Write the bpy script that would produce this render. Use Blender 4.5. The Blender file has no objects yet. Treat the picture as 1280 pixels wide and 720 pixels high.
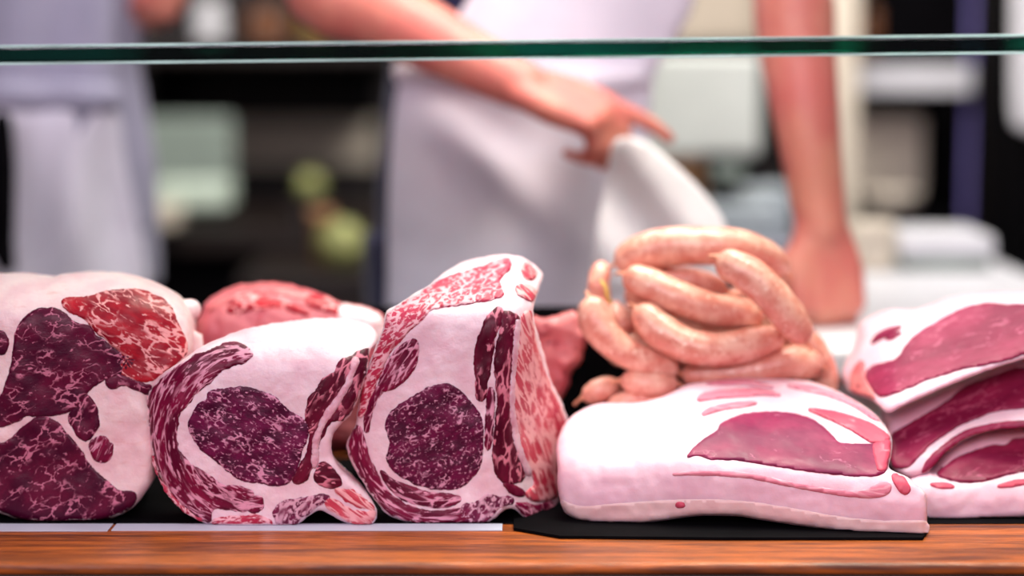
import bpy, bmesh, math, random
import numpy as np
from mathutils import Vector, Matrix, noise, geometry
random.seed(7)
C = bpy.context.scene.collection
ZT = 0.72                      # height of the display board
CAMY, CAMH = -1.8, ZT + 0.422  # eye point
F = 2570.0                     # focal length in pixels of a 1280 wide frame
TH = math.radians(6.61)
ct, st = math.cos(TH), math.sin(TH)

def P(px, py, Y):
    u = (px-640)/F; v = (360-py)/F
    dy = ct + v*st; dz = -st + v*ct
    t = (Y-CAMY)/dy
    return Vector((u*t, Y, CAMH + dz*t))

def lin(c):
    f = lambda v: v/12.92 if v <= .04045 else ((v+.055)/1.055)**2.4
    return tuple(f(v/255) for v in c) + (1,)

# ---------------------------------------------------------------- objects
def tag(o, label=None, cat=None, group=None, kind=None):
    if label: o['label'] = label
    if cat: o['category'] = cat
    if group: o['group'] = group
    if kind: o['kind'] = kind
    return o

def empty(name, loc):
    o = bpy.data.objects.new(name, None); C.objects.link(o); o.location = loc
    o.empty_display_size = .03
    bpy.context.view_layer.update()
    return o

def link(name, me, m, parent=None, smooth=True):
    o = bpy.data.objects.new(name, me); C.objects.link(o)
    if m: me.materials.append(m)
    if smooth: me.polygons.foreach_set('use_smooth', [True]*len(me.polygons))
    if parent:
        o.parent = parent
        o.matrix_parent_inverse = Matrix.Translation(-world_loc(parent))
    return o

def world_loc(o):
    l = Vector((0, 0, 0))
    if o.type == 'EMPTY': return Vector(o.location)
    return l

def from_bm(name, bm, m, parent=None, smooth=True):
    bmesh.ops.recalc_face_normals(bm, faces=bm.faces[:])
    me = bpy.data.meshes.new(name); bm.to_mesh(me); bm.free()
    return link(name, me, m, parent, smooth)

# ---------------------------------------------------------------- materials
class NT:
    def __init__(s, name):
        s.m = bpy.data.materials.new(name); s.m.use_nodes = True
        s.t = s.m.node_tree; s.p = s.t.nodes['Principled BSDF']; s.out = s.t.nodes['Material Output']
    def n(s, ty, ins=None, **kw):
        nd = s.t.nodes.new(ty)
        for k, v in kw.items(): setattr(nd, k, v)
        for k, v in (ins or {}).items(): s.set(nd.inputs[k], v)
        return nd
    def set(s, sock, v):
        if isinstance(v, bpy.types.NodeSocket): s.t.links.new(v, sock)
        else: sock.default_value = v
    def noise(s, vec, sc, det=2, rough=.5, dist=0):
        return s.n('ShaderNodeTexNoise', {'Vector': vec, 'Scale': sc, 'Detail': det, 'Roughness': rough, 'Distortion': dist})
    def ramp(s, v, a, b, lo=0., hi=1., smooth=True):
        return s.n('ShaderNodeMapRange', {'Value': v, 'From Min': a, 'From Max': b, 'To Min': lo, 'To Max': hi},
                   interpolation_type='SMOOTHSTEP' if smooth else 'LINEAR').outputs[0]
    def math(s, op, a, b=0.):
        return s.n('ShaderNodeMath', {0: a, 1: b}, operation=op).outputs[0]
    def vm(s, op, a, b):
        return s.n('ShaderNodeVectorMath', {0: a, 1: b}, operation=op).outputs[0]
    def mix(s, f, a, b):
        nd = s.n('ShaderNodeMix', data_type='RGBA')
        s.set(nd.inputs[0], f); s.set(nd.inputs[6], a); s.set(nd.inputs[7], b)
        return nd.outputs[2]
    def bump(s, h, strength, dist=.001):
        return s.n('ShaderNodeBump', {'Height': h, 'Strength': strength, 'Distance': dist}).outputs[0]
    def pos(s): return s.n('ShaderNodeNewGeometry').outputs['Position']

def plain(name, col, rough=.5, metal=0., sheen=0., var=.08, sc=20, spec=.5):
    b = NT(name); p = b.pos()
    f = b.ramp(b.noise(p, sc, 4).outputs[0], .3, .7, 1-var*1.5, 1+var)
    c = b.vm('SCALE', col[:3], (0, 0, 0))
    nd = c.node; b.set(nd.inputs['Scale'], f)
    b.set(b.p.inputs['Base Color'], c)
    b.set(b.p.inputs['Roughness'], rough); b.set(b.p.inputs['Metallic'], metal)
    b.set(b.p.inputs['Specular IOR Level'], spec)
    return b.m

def meat(name, base, dark, vein, S=260, stretch=1.6, vw=.07, vm=.50, fl=.60, vamt=.9, rough=.36, bump=.5, dist=1.0, lowamt=1.):
    b = NT(name)
    fa = b.n('ShaderNodeAttribute', attribute_name='flow').outputs['Vector']
    vec = b.vm('MULTIPLY', fa, (1/stretch, 1, 1))
    nz = b.noise(vec, S*.35, 3, .6).outputs['Color']
    off = b.vm('MULTIPLY', b.vm('SUBTRACT', nz, (.5, .5, .5)), (dist*2.2/S,)*3)
    v2 = b.vm('ADD', vec, off)
    low = b.ramp(b.noise(vec, S*.18, 3, .6).outputs[0], .35, .65)
    grain = b.noise(vec, S*1.3, 3, .65).outputs[0]
    c0 = b.mix(low, lin(dark), lin(base))
    c0 = b.mix(b.ramp(grain, .3, .75, 0, .45), c0, lin(dark))
    vo = b.n('ShaderNodeTexVoronoi', {'Vector': v2, 'Scale': S*.42}, feature='DISTANCE_TO_EDGE').outputs[0]
    wv = b.ramp(b.noise(vec, S*.5, 2).outputs[0], .3, .7, vw*.35, vw*1.5)
    line = b.ramp(b.math('DIVIDE', vo, wv), .35, 1., 1, 0)
    mask = b.ramp(b.noise(b.vm('ADD', vec, (3.1, 1.7, 0)), S*.22, 2).outputs[0], vm-.05, vm+.07)
    vein1 = b.math('MULTIPLY', line, mask)
    fn = b.noise(b.vm('ADD', v2, (7.3, 2.2, 0)), S*.95, 2.5, .55).outputs[0]
    fleck = b.ramp(fn, fl, fl+.09)
    v = b.math('MINIMUM', b.math('MULTIPLY', b.math('MAXIMUM', vein1, fleck), vamt), 1.)
    c = b.mix(v, c0, lin(vein))
    b.set(b.p.inputs['Base Color'], c)
    b.set(b.p.inputs['Roughness'], b.ramp(grain, .3, .7, rough-.06, rough+.12))
    h = b.math('ADD', b.math('MULTIPLY', grain, .6), b.math('MULTIPLY', v, .8))
    b.set(b.p.inputs['Normal'], b.bump(h, bump, .0012))
    b.set(b.p.inputs['Specular IOR Level'], .2)
    return b.m

def fat(name, col, col2, S=60, bump=.35, rough=.42, sss=.25, lines=.0, red=None, redamt=0.):
    b = NT(name); p = b.pos()
    big = b.ramp(b.noise(p, S*.5, 3, .6).outputs[0], .35, .68)
    fine = b.noise(p, S*7, 3, .6).outputs[0]
    c = b.mix(big, lin(col), lin(col2))
    if red:
        pr = b.vm('MULTIPLY', p, (1, 1, 4))
        r = b.ramp(b.noise(pr, S*.8, 4, .65).outputs[0], .56, .72, 0, redamt)
        c = b.mix(r, c, lin(red))
    c = b.mix(b.ramp(fine, .45, .75, 0, .3), c, lin(col2))
    b.set(b.p.inputs['Base Color'], c)
    b.set(b.p.inputs['Roughness'], rough)
    b.set(b.p.inputs['Subsurface Weight'], sss)
    b.set(b.p.inputs['Subsurface Radius'], (.006, .003, .002))
    b.set(b.p.inputs['Subsurface Scale'], 1.)
    h = b.math('ADD', b.math('MULTIPLY', b.noise(p, S*2.2, 4, .6).outputs[0], 1.), b.math('MULTIPLY', fine, .3))
    b.set(b.p.inputs['Normal'], b.bump(h, bump, .002))
    return b.m

M = {}
M['fat'] = fat('beef_fat', (247, 212, 220), (238, 190, 202), red=(215, 120, 140), redamt=.25)
M['fat_warm'] = fat('chuck_fat', (248, 212, 212), (240, 190, 196), red=(222, 140, 135), redamt=.35)
M['seam'] = fat('fat_seam', (240, 190, 203), (222, 150, 168), S=110, bump=.6)
M['eye'] = meat('eye_muscle_meat', (116, 20, 70), (70, 5, 42), (228, 150, 180), S=440, vw=.12, vm=.56, fl=.575, stretch=1.6)
M['eye2'] = meat('round_eye_meat', (114, 18, 66), (70, 5, 40), (222, 150, 176), S=480, vw=.12, vm=.58, fl=.585, stretch=1.3)
M['cap'] = meat('cap_muscle_meat', (138, 18, 62), (90, 5, 40), (236, 158, 182), S=430, vw=.13, vm=.50, fl=.565, stretch=4.)
M['caplight'] = meat('fatty_cap_meat', (206, 62, 92), (176, 34, 66), (246, 180, 190), S=420, vw=.16, vm=.46, fl=.53, stretch=2.2)
M['side'] = meat('side_muscle_meat', (112, 16, 48), (74, 4, 30), (228, 130, 150), S=260, vw=.12, vm=.52, fl=.60, stretch=2.4)
M['dark'] = meat('dark_chuck_meat', (104, 18, 52), (70, 6, 38), (212, 122, 148), S=260, vw=.08, vm=.50, fl=.63, stretch=1.5, dist=1.8)
M['redm'] = meat('red_chuck_meat', (190, 34, 48), (136, 12, 34), (250, 166, 166), S=290, vw=.12, vm=.46, fl=.60, stretch=2.2, dist=1.5)  # redder chuck muscle; warm light falling on it is also put into the red
M['fibre'] = meat('fibrous_side_meat', (222, 92, 106), (190, 48, 72), (248, 178, 180), S=380, vw=.20, vm=.42, fl=.54, stretch=6)
M['bone'] = meat('bone_side_meat', (134, 40, 78), (96, 20, 56), (226, 168, 186), S=330, vw=.2, vm=.42, fl=.55, stretch=1.5)
M['pork'] = meat('pork_lean', (152, 44, 84), (122, 28, 70), (206, 116, 148), S=230, vw=.05, vm=.62, fl=.66, stretch=2.2, dist=2., vamt=.5, bump=.2)
M['porklight'] = meat('light_pork_lean', (216, 92, 112), (198, 68, 94), (240, 156, 168), S=140, vw=.06, vm=.55, fl=.66, stretch=3.5, vamt=.6, bump=.2)
M['chop'] = meat('chop_lean', (158, 42, 80), (126, 22, 60), (214, 112, 142), S=230, vw=.09, vm=.55, fl=.60, stretch=3.2, dist=2.5, vamt=.45, bump=.3)
M['streak'] = meat('lean_streak_meat', (230, 142, 160), (216, 116, 138), (244, 176, 188), S=140, stretch=3.5, vamt=.5, bump=.2)
M['porkfat'] = fat('pork_fat', (243, 200, 212), (235, 184, 200), S=45, bump=.15, sss=.35, red=(236, 170, 180), redamt=.3)
M['rind'] = fat('pork_rind', (240, 196, 194), (232, 180, 180), S=50, bump=.12, sss=.3, red=(230, 158, 158), redamt=.3)
M['salmon'] = fat('back_roast_surface', (216, 122, 126), (204, 94, 106), S=40, bump=.4, sss=.2, red=(180, 40, 62), redamt=.5)
M['trim'] = fat('trimming_surface', (216, 122, 122), (196, 88, 96), S=50, bump=.4, sss=.1, red=(130, 24, 44), redamt=.9)

def sausage_mat():
    b = NT('sausage_skin'); p = b.pos()
    c = b.mix(b.ramp(b.noise(p, 60, 3).outputs[0], .35, .65), lin((232, 170, 150)), lin((214, 132, 114)))
    c = b.mix(b.ramp(b.noise(p, 230, 3, .6).outputs[0], .58, .70, 0, .75), c, lin((190, 84, 70)))
    c = b.mix(b.ramp(b.noise(b.vm('ADD', p, (3, 3, 3)), 280, 3, .6).outputs[0], .60, .70, 0, .8), c, lin((250, 220, 200)))
    c = b.mix(b.ramp(b.noise(b.vm('ADD', p, (9, 3, 3)), 330, 2, .6).outputs[0], .70, .76, 0, .7), c, lin((110, 96, 66)))
    b.set(b.p.inputs['Base Color'], c); b.set(b.p.inputs['Roughness'], .27)
    b.set(b.p.inputs['Subsurface Weight'], .08); b.set(b.p.inputs['Subsurface Radius'], (.006, .002, .0015))
    b.set(b.p.inputs['Subsurface Scale'], 1.)
    b.set(b.p.inputs['Normal'], b.bump(b.noise(p, 160, 4).outputs[0], .35, .0015))
    return b.m
M['sausage'] = sausage_mat()
M['casing'] = plain('sausage_casing_knot', lin((222, 150, 120)), .4)

def wood_mat():
    b = NT('oiled_board_wood'); p = b.pos()
    v = b.vm('MULTIPLY', p, (1.2, 16, 16))
    n1 = b.noise(v, 5, 6, .65, .6).outputs[0]
    n2 = b.noise(b.vm('MULTIPLY', p, (5, 90, 90)), 6, 3, .6).outputs[0]
    c = b.mix(b.ramp(n1, .32, .68), lin((96, 42, 14)), lin((206, 104, 36)))
    c = b.mix(b.ramp(n2, .42, .7, 0, .55), c, lin((70, 28, 8)))
    b.set(b.p.inputs['Base Color'], c); b.set(b.p.inputs['Roughness'], b.ramp(n2, .3, .7, .3, .5))
    b.set(b.p.inputs['Normal'], b.bump(n2, .5, .001))
    return b.m
M['wood'] = wood_mat()
M['paper'] = plain('butcher_paper', lin((204, 204, 220)), .55, var=.04)
M['black'] = plain('black_liner', lin((9, 8, 11)), .8, var=.2, spec=.04)
M['blackwood'] = plain('dark_counter_front', lin((30, 18, 14)), .5, var=.2)
M['steel'] = plain('brushed_steel', lin((176, 178, 190)), .3, metal=.9, var=.05)
M['bluesteel'] = plain('painted_post', lin((140, 130, 206)), .4, var=.05)
M['white'] = plain('white_plastic', lin((232, 232, 236)), .45, var=.03)
M['whitegreen'] = plain('white_board_plastic', lin((232, 238, 230)), .5, var=.03)
M['cream'] = plain('cream_card', lin((228, 216, 196)), .6, var=.06)
M['beige'] = plain('beige_card', lin((206, 192, 172)), .6, var=.08)
M['tan'] = plain('tan_card', lin((190, 140, 96)), .6, var=.1)
M['mint'] = plain('mint_plastic', lin((222, 240, 222)), .4, var=.06)
M['grey'] = plain('grey_green_panel', lin((150, 164, 154)), .45, var=.1)
M['greyb'] = plain('grey_blue_plastic', lin((186, 198, 204)), .4, var=.06)
M['brown'] = plain('brown_crock', lin((120, 72, 40)), .4, var=.2)
M['leaf'] = plain('pale_green_leaf', lin((164, 168, 104)), .5, var=.25, sc=60)
M['wall'] = plain('dark_shop_wall', lin((34, 26, 26)), .7, var=.3, sc=3)
M['ceil'] = plain('ceiling_paint', lin((120, 116, 116)), .8)
M['floor'] = plain('shop_floor_tile', lin((70, 62, 60)), .5, var=.2)
def cloth_mat(name, col, sc=900):
    b = NT(name); p = b.pos()
    w = b.noise(p, 14, 4, .6).outputs[0]
    c = b.mix(b.ramp(w, .3, .7), lin(col), lin(tuple(int(v*.965) for v in col)))
    b.set(b.p.inputs['Base Color'], c); b.set(b.p.inputs['Roughness'], .85)
    b.set(b.p.inputs['Normal'], b.bump(b.noise(p, 22, 4, .55).outputs[0], .2, .008))
    b.set(b.p.inputs['Sheen Weight'], .2)
    return b.m
M['apron'] = cloth_mat('white_apron_cotton', (238, 235, 247))
M['coat'] = cloth_mat('grey_white_coat_cotton', (172, 170, 192))
M['towel'] = cloth_mat('white_towel', (240, 240, 242))
M['navy'] = cloth_mat('navy_cotton', (22, 26, 70))
def skin_mat():
    b = NT('skin'); p = b.pos()
    c = b.mix(b.ramp(b.noise(p, 16, 3).outputs[0], .35, .65), lin((218, 140, 120)), lin((208, 116, 106)))
    b.set(b.p.inputs['Base Color'], c); b.set(b.p.inputs['Roughness'], .45)
    b.set(b.p.inputs['Subsurface Weight'], .15); b.set(b.p.inputs['Subsurface Radius'], (.01, .004, .002)); b.set(b.p.inputs['Subsurface Scale'], 1.)
    return b.m
M['skin'] = skin_mat()
M['hair'] = plain('brown_hair', lin((52, 34, 24)), .5, var=.3, sc=80)
M['eyew'] = plain('eye_white', lin((232, 228, 224)), .2, var=.01)
M['shoe'] = plain('black_shoe', lin((16, 16, 18)), .4)

def glass_mat():
    b = NT('green_edged_glass')
    tr = b.n('ShaderNodeBsdfTransparent', {'Color': (.97, .985, .98, 1)}).outputs[0]
    gl = b.n('ShaderNodeBsdfGlossy', {'Color': (1, 1, 1, 1), 'Roughness': .03}).outputs[0]
    fr = b.n('ShaderNodeFresnel', {'IOR': 1.5}).outputs[0]
    mx = b.n('ShaderNodeMixShader', {0: fr, 1: tr, 2: gl}).outputs[0]
    b.t.links.new(mx, b.out.inputs['Surface'])
    ab = b.n('ShaderNodeVolumeAbsorption', {'Color': (.0, .62, .54, 1), 'Density': 22.}).outputs[0]
    b.t.links.new(ab, b.out.inputs['Volume'])
    b.t.nodes.remove(b.p)
    return b.m
M['glass'] = glass_mat()
M['arris'] = plain('ground_glass_edge', lin((196, 232, 222)), .25, var=.25, sc=9, spec=.8)

# ---------------------------------------------------------------- planar meat shapes
def smooth_poly(pts, step=3., jag=0., seed=0.):
    n = len(pts); out = []
    for i in range(n):
        p0, p1, p2, p3 = [Vector(pts[(i+k) % n]) for k in (-1, 0, 1, 2)]
        L = (p2-p1).length; m = max(1, int(round(L/step)))
        for k in range(m):
            t = k/m
            a = .5*((2*p1)+(-p0+p2)*t+(2*p0-5*p1+4*p2-p3)*t*t+(-p0+3*p1-3*p2+p3)*t**3)
            out.append(a)
    if jag:
        o2 = []
        for i, p in enumerate(out):
            a = out[i-1]; c = out[(i+1) % len(out)]
            t = (c-a); t.normalize(); nn = Vector((-t.y, t.x))
            q = Vector((p.x*.11+seed, p.y*.11, seed))
            d = noise.noise(q*1.0)*1.6 + noise.noise(q*3.1)*1.1
            o2.append(p+nn*d*jag)
        out = o2
    return [(p.x, p.y) for p in out]

def dist_poly(pts, poly):
    pts = np.asarray(pts, float); A = np.asarray(poly, float); B = np.roll(A, -1, 0)
    out = np.empty(len(pts))
    AB = B-A; L2 = (AB**2).sum(1)+1e-9
    for s in range(0, len(pts), 500):
        p = pts[s:s+500, None, :]
        t = np.clip(((p-A)*AB).sum(2)/L2, 0, 1)
        out[s:s+500] = np.sqrt((((A+t[..., None]*AB)-p)**2).sum(2)).min(1)
    return out

def inside(pts, poly):
    pts = np.asarray(pts, float); A = np.asarray(poly, float); B = np.roll(A, -1, 0)
    res = np.zeros(len(pts), bool)
    for a, b in zip(A, B):
        c = (a[1] > pts[:, 1]) != (b[1] > pts[:, 1])
        if c.any():
            x = (b[0]-a[0])*(pts[:, 1]-a[1])/(b[1]-a[1]+1e-12)+a[0]
            res ^= c & (pts[:, 0] < x)
    return res

def triangulate(poly, grid):
    A = np.asarray(poly); x0, y0 = A.min(0); x1, y1 = A.max(0)
    g = []
    j = 0
    y = y0+grid*.5
    while y < y1:
        x = x0 + (grid*.5 if j % 2 else 0)
        while x < x1: g.append((x, y)); x += grid
        y += grid*.87; j += 1
    if g:
        g = np.array(g); k = inside(g, poly) & (dist_poly(g, poly) > grid*.45); g = g[k]
    n = len(poly)
    vs = [Vector(p) for p in poly]+[Vector((float(a), float(b))) for a, b in g]
    r = geometry.delaunay_2d_cdt(vs, [], [list(range(n))], 1, 1e-5)
    return [(v.x, v.y) for v in r[0]], [tuple(f) for f in r[2]]

def flow_attr(me, uv, flow):
    at = me.attributes.new('flow', 'FLOAT_VECTOR', 'POINT')
    data = []
    s = .0007
    for (x, y), co in zip(uv, me.vertices):
        if flow[0] == 'polar':
            dx, dy = x-flow[1], y-flow[2]; r = math.hypot(dx, dy); a = math.atan2(-dy, -dx)
            data += [a*flow[3]*s, r*s, co.co.y*.3]
        else:
            a = math.radians(flow[1]); c_, s_ = math.cos(a), math.sin(a)
            data += [(x*c_ - y*s_)*s, (x*s_ + y*c_)*s, co.co.y*.3]
    at.data.foreach_set('vector', data)

def boundary_loop(faces):
    e = {}
    for f in faces:
        for i in range(len(f)):
            a, b = f[i], f[(i+1) % len(f)]; e[(a, b)] = 1
    return [(a, b) for (a, b) in e if (b, a) not in e]

class Meat:
    """a piece of meat: traced front face standing on the board, real thickness behind it"""
    def __init__(s, name, outline, Yf, depth, mat, label, cat, group=None, bodyname='meat_body', edge=9., erad=.007,
                 flow=('dir', 0), shrink=.72, grid=4., lift=.0012, lump=.0012, drop=0., jag=.35, seed=1.):
        s.Yf = Yf; s.edge = edge; s.erad = erad; s.lump = lump; s.seed = seed
        s.poly = smooth_poly(outline, 4., jag, seed)
        A = np.array(s.poly)
        uv, faces = triangulate(s.poly, grid)
        Y = s.Y(uv)
        co = [P(x, y, yy) for (x, y), yy in zip(uv, Y)]
        zmin = ZT+lift
        for v in co: v.z = max(v.z, zmin)
        cx = sum(v.x for v in co)/len(co); zs = [v.z for v in co]
        zc = min(zs)*.75+max(zs)*.25; y0 = min(v.y for v in co)
        s.root = empty(name, (cx, y0+depth*.5, ZT)); tag(s.root, label, cat, group)
        bl = boundary_loop(faces)
        nxt = dict(bl); st_ = bl[0][0]; loop = [st_]
        while nxt[loop[-1]] != st_ and len(loop) <= len(bl): loop.append(nxt[loop[-1]])
        verts = list(co); fs = list(faces); uvs = list(uv); prev = loop
        K = 7
        for k in range(1, K+1):
            t = k/K; sc = 1-(1-shrink)*(t**1.6) - (.16*max(0, t-.7)/.3)
            ring = []
            for i in loop:
                v = co[i]
                q = Vector((cx+(v.x-cx)*sc, v.y+(depth)*t + max(0, .0), zc+(v.z-zc)*sc - drop*t))
                nz = noise.noise(Vector((q.x*22, q.y*22, q.z*22+seed)))*.003
                q.x += nz; q.z += nz*.6
                q.z = max(q.z, zmin)
                ring.append(len(verts)); verts.append(q); uvs.append((uv[i][0], uv[i][1]-t*depth*900))
            for a in range(len(loop)):
                b = (a+1) % len(loop)
                fs.append((prev[b], prev[a], ring[a], ring[b]))
            prev = ring
        c = len(verts); m = Vector((0, 0, 0))
        for i in prev: m += verts[i]
        m /= len(prev); verts.append(m+Vector((0, .004, 0))); uvs.append((A[:, 0].mean(), A[:, 1].mean()))
        for a in range(len(prev)): fs.append((prev[(a+1) % len(prev)], prev[a], c))
        me = bpy.data.meshes.new(bodyname); me.from_pydata([tuple(v) for v in verts], [], fs)
        me.update()
        bm = bmesh.new(); bm.from_mesh(me); bmesh.ops.recalc_face_normals(bm, faces=bm.faces[:]); bm.to_mesh(me); bm.free()
        flow_attr(me, uvs, flow)
        s.body = link(bodyname, me, mat, s.root)
        s.n = 0; s.flow = flow; s.zmin = zmin
    def Y(s, pts):
        d = dist_poly(pts, s.poly); out = []
        for (x, y), dd in zip(pts, d):
            e = 0.
            if dd < s.edge:
                q = 1-dd/s.edge; e = s.erad*(1-math.sqrt(max(0, 1-q*q*.98)))
            out.append(s.Yf(x, y)+e+noise.noise(Vector((x*.03, y*.03, s.seed*3.7)))*s.lump*1.6
                       + noise.noise(Vector((x*.09, y*.09, s.seed)))*s.lump*.6)
        return out
    def patch(s, name, pts, mat, flow=None, raise_=.0006, jag=.8, grid=4., label=None, w=3., thick=.003, dip=.0003, grow=1.6):
        s.n += 1
        base = smooth_poly(pts, 2.2, jag, s.seed+s.n*1.37)
        ar = sum(base[i-1][0]*base[i][1]-base[i][0]*base[i-1][1] for i in range(len(base)))
        sg = 1 if ar > 0 else -1; poly = []
        for i, (x, y) in enumerate(base):
            ax, ay = base[i-2]; bx, by = base[(i+2) % len(base)]
            tx, ty = bx-ax, by-ay; L = math.hypot(tx, ty) or 1
            poly.append((x+sg*ty/L*grow, y-sg*tx/L*grow))
        ok = inside(poly, s.poly) & (dist_poly(poly, s.poly) > .8)
        poly = [p if k or i < 0 else b for i, (p, b, k) in enumerate(zip(poly, base, ok))]
        uv, faces = triangulate(poly, grid)
        if not faces: return None
        Y = s.Y(uv); d = dist_poly(uv, poly)
        co = []
        for (x, y), yy, dd in zip(uv, Y, d):
            gx = s.Yf(x+2, y)-s.Yf(x-2, y); gy = s.Yf(x, y+2)-s.Yf(x, y-2)
            sl = math.sqrt(1+(math.hypot(gx, gy)/4/.0007)**2)
            h = (dip+(raise_-dip)*min(1, math.sqrt(min(1, dd/w))))*sl
            v = P(x, y, yy-h); v.z = max(v.z, s.zmin); co.append(v)
        n = len(co)
        back = [v+Vector((0, thick, 0)) for v in co]
        fs = list(faces)+[tuple(i+n for i in reversed(f)) for f in faces]
        for a, b in boundary_loop(faces): fs.append((b, a, a+n, b+n))
        me = bpy.data.meshes.new(name); me.from_pydata([tuple(v) for v in co+back], [], fs); me.update()
        bm = bmesh.new(); bm.from_mesh(me); bmesh.ops.recalc_face_normals(bm, faces=bm.faces[:]); bm.to_mesh(me); bm.free()
        flow_attr(me, uv+uv, flow or s.flow)
        o = link(name, me, mat, s.root)
        if label: o['label'] = label
        return o

def sheet(name, outline, Yf, thick, mat, parent=None, grid=14., step=8., jag=0):
    poly = smooth_poly(outline, step, jag); uv, faces = triangulate(poly, grid)
    co = [P(x, y, Yf(x, y)) for x, y in uv]; n = len(co)
    back = [v+Vector((0, thick, 0)) for v in co]
    fs = list(faces)+[tuple(i+n for i in reversed(f)) for f in faces]
    for a, b in boundary_loop(faces): fs.append((b, a, a+n, b+n))
    me = bpy.data.meshes.new(name); me.from_pydata([tuple(v) for v in co+back], [], fs); me.update()
    bm = bmesh.new(); bm.from_mesh(me); bmesh.ops.recalc_face_normals(bm, faces=bm.faces[:]); bm.to_mesh(me); bm.free()
    return link(name, me, mat, parent)

# ================================================================ BEEF CHUCK (far left)
def mx(v, w=9.):
    z = v/w
    return v if z > 20 else (0. if z < -20 else w*math.log1p(math.exp(z)))
def Yc(x, y):
    return .010 + mx(385-y)*.0011 + (mx(x-165)*mx(480-y)/480*.0022) + mx(388-y)**2*.00001
ck = Meat('beef_chuck_roast',
  [(-70,350),(-20,345),(20,343),(50,345),(62,347),(80,342),(115,340),(148,342),(175,350),(200,362),(217,373),(229,386),(237,402),(238,425),(234,445),(216,468),(196,486),(187,500),(191,530),(193,565),(191,597),(180,619),(160,639),(130,651),(90,657),(40,655),(0,642),(-40,635),(-75,600),(-85,500)],
  Yc, .16, M['fat_warm'], 'large beef chuck roast with a thick pale fat cap, leftmost on the board', 'meat', bodyname='fat_body', edge=14, erad=.012, seed=1.3, shrink=.8)
ck.patch('chuck_eye_muscle', [(59,387),(47,388),(35,396),(22,413),(19,430),(16,458),(11,472),(0,498),(-30,505),(-34,530),(0,532),(22,524),(35,518),(67,518),(87,512),(100,501),(108,489),(118,480),(132,473),(150,466),(166,458),(168,447),(146,440),(132,429),(118,420),(111,409),(94,405),(83,396),(71,388)], M['dark'], ('dir', 10), label='dark purple main muscle', grow=2.6)
ck.patch('blade_muscle', [(81,375),(94,374),(113,372),(132,366),(151,364),(175,364),(191,370),(205,377),(215,391),(222,408),(230,424),(232,438),(222,450),(206,462),(189,474),(177,476),(165,472),(153,466),(150,452),(153,441),(142,431),(132,422),(120,413),(113,403),(101,394),(87,388),(80,382)], M['redm'], ('dir', -28), label='bright red marbled muscle', grow=2.6)
ck.patch('seam_muscle', [(133,476),(142,470),(152,468),(165,473),(179,480),(188,483),(186,492),(177,490),(166,485),(156,481),(143,485),(135,483)], M['dark'], ('dir', -20))
ck.patch('wedge_muscle', [(107,493),(117,505),(122,520),(122,532),(115,545),(107,551),(100,547),(92,535),(86,522),(90,514),(100,505)], M['dark'], ('dir', 60))
ck.patch('nugget_muscle', [(125,546),(133,549),(136,555),(140,556),(139,568),(132,577),(120,575),(114,565),(114,553)], M['cap'], ('dir', 60))
ck.patch('lower_muscle', [(50,522),(67,527),(77,537),(90,552),(102,567),(107,577),(120,592),(135,605),(150,615),(167,617),(165,630),(150,640),(125,647),(95,650),(62,651),(30,647),(0,636),(-40,622),(-58,570),(-30,548),(0,556),(12,552),(25,540),(37,530)], M['dark'], ('dir', 35), label='dark purple lower muscle', grow=2.6)
ck.patch('left_muscle', [(-20,418),(0,415),(7,420),(10,429),(7,438),(0,442),(-20,440)], M['dark'], ('dir', 0))
ck.patch('far_left_muscle', [(-60,425),(-30,445),(-14,470),(-8,492),(-30,500),(-70,500)], M['dark'], ('dir', 0))
# fat folds at the back of its shoulder
def lump(name, pxs, Y, r, mat, parent, sq=1.):
    bm = bmesh.new()
    pts = [P(a, b, Y+dy) for a, b, dy in pxs]
    add_tube(bm, pts, [r]*len(pts), 14, round_=True)
    return from_bm(name, bm, mat, parent)

def frame_for(t, prev=None):
    t = t.normalized()
    up = prev if prev is not None else (Vector((0, 0, 1)) if abs(t.z) < .9 else Vector((1, 0, 0)))
    a = (up - t*up.dot(t)).normalized(); b = t.cross(a)
    return a, b

def catmull(pts, m):
    out = []
    n = len(pts)
    for i in range(n-1):
        p0 = pts[max(0, i-1)]; p1 = pts[i]; p2 = pts[i+1]; p3 = pts[min(n-1, i+2)]
        for k in range(m):
            t = k/m
            out.append(.5*((2*p1)+(-p0+p2)*t+(2*p0-5*p1+4*p2-p3)*t*t+(-p0+3*p1-3*p2+p3)*t**3))
    out.append(pts[-1]); return out

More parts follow.
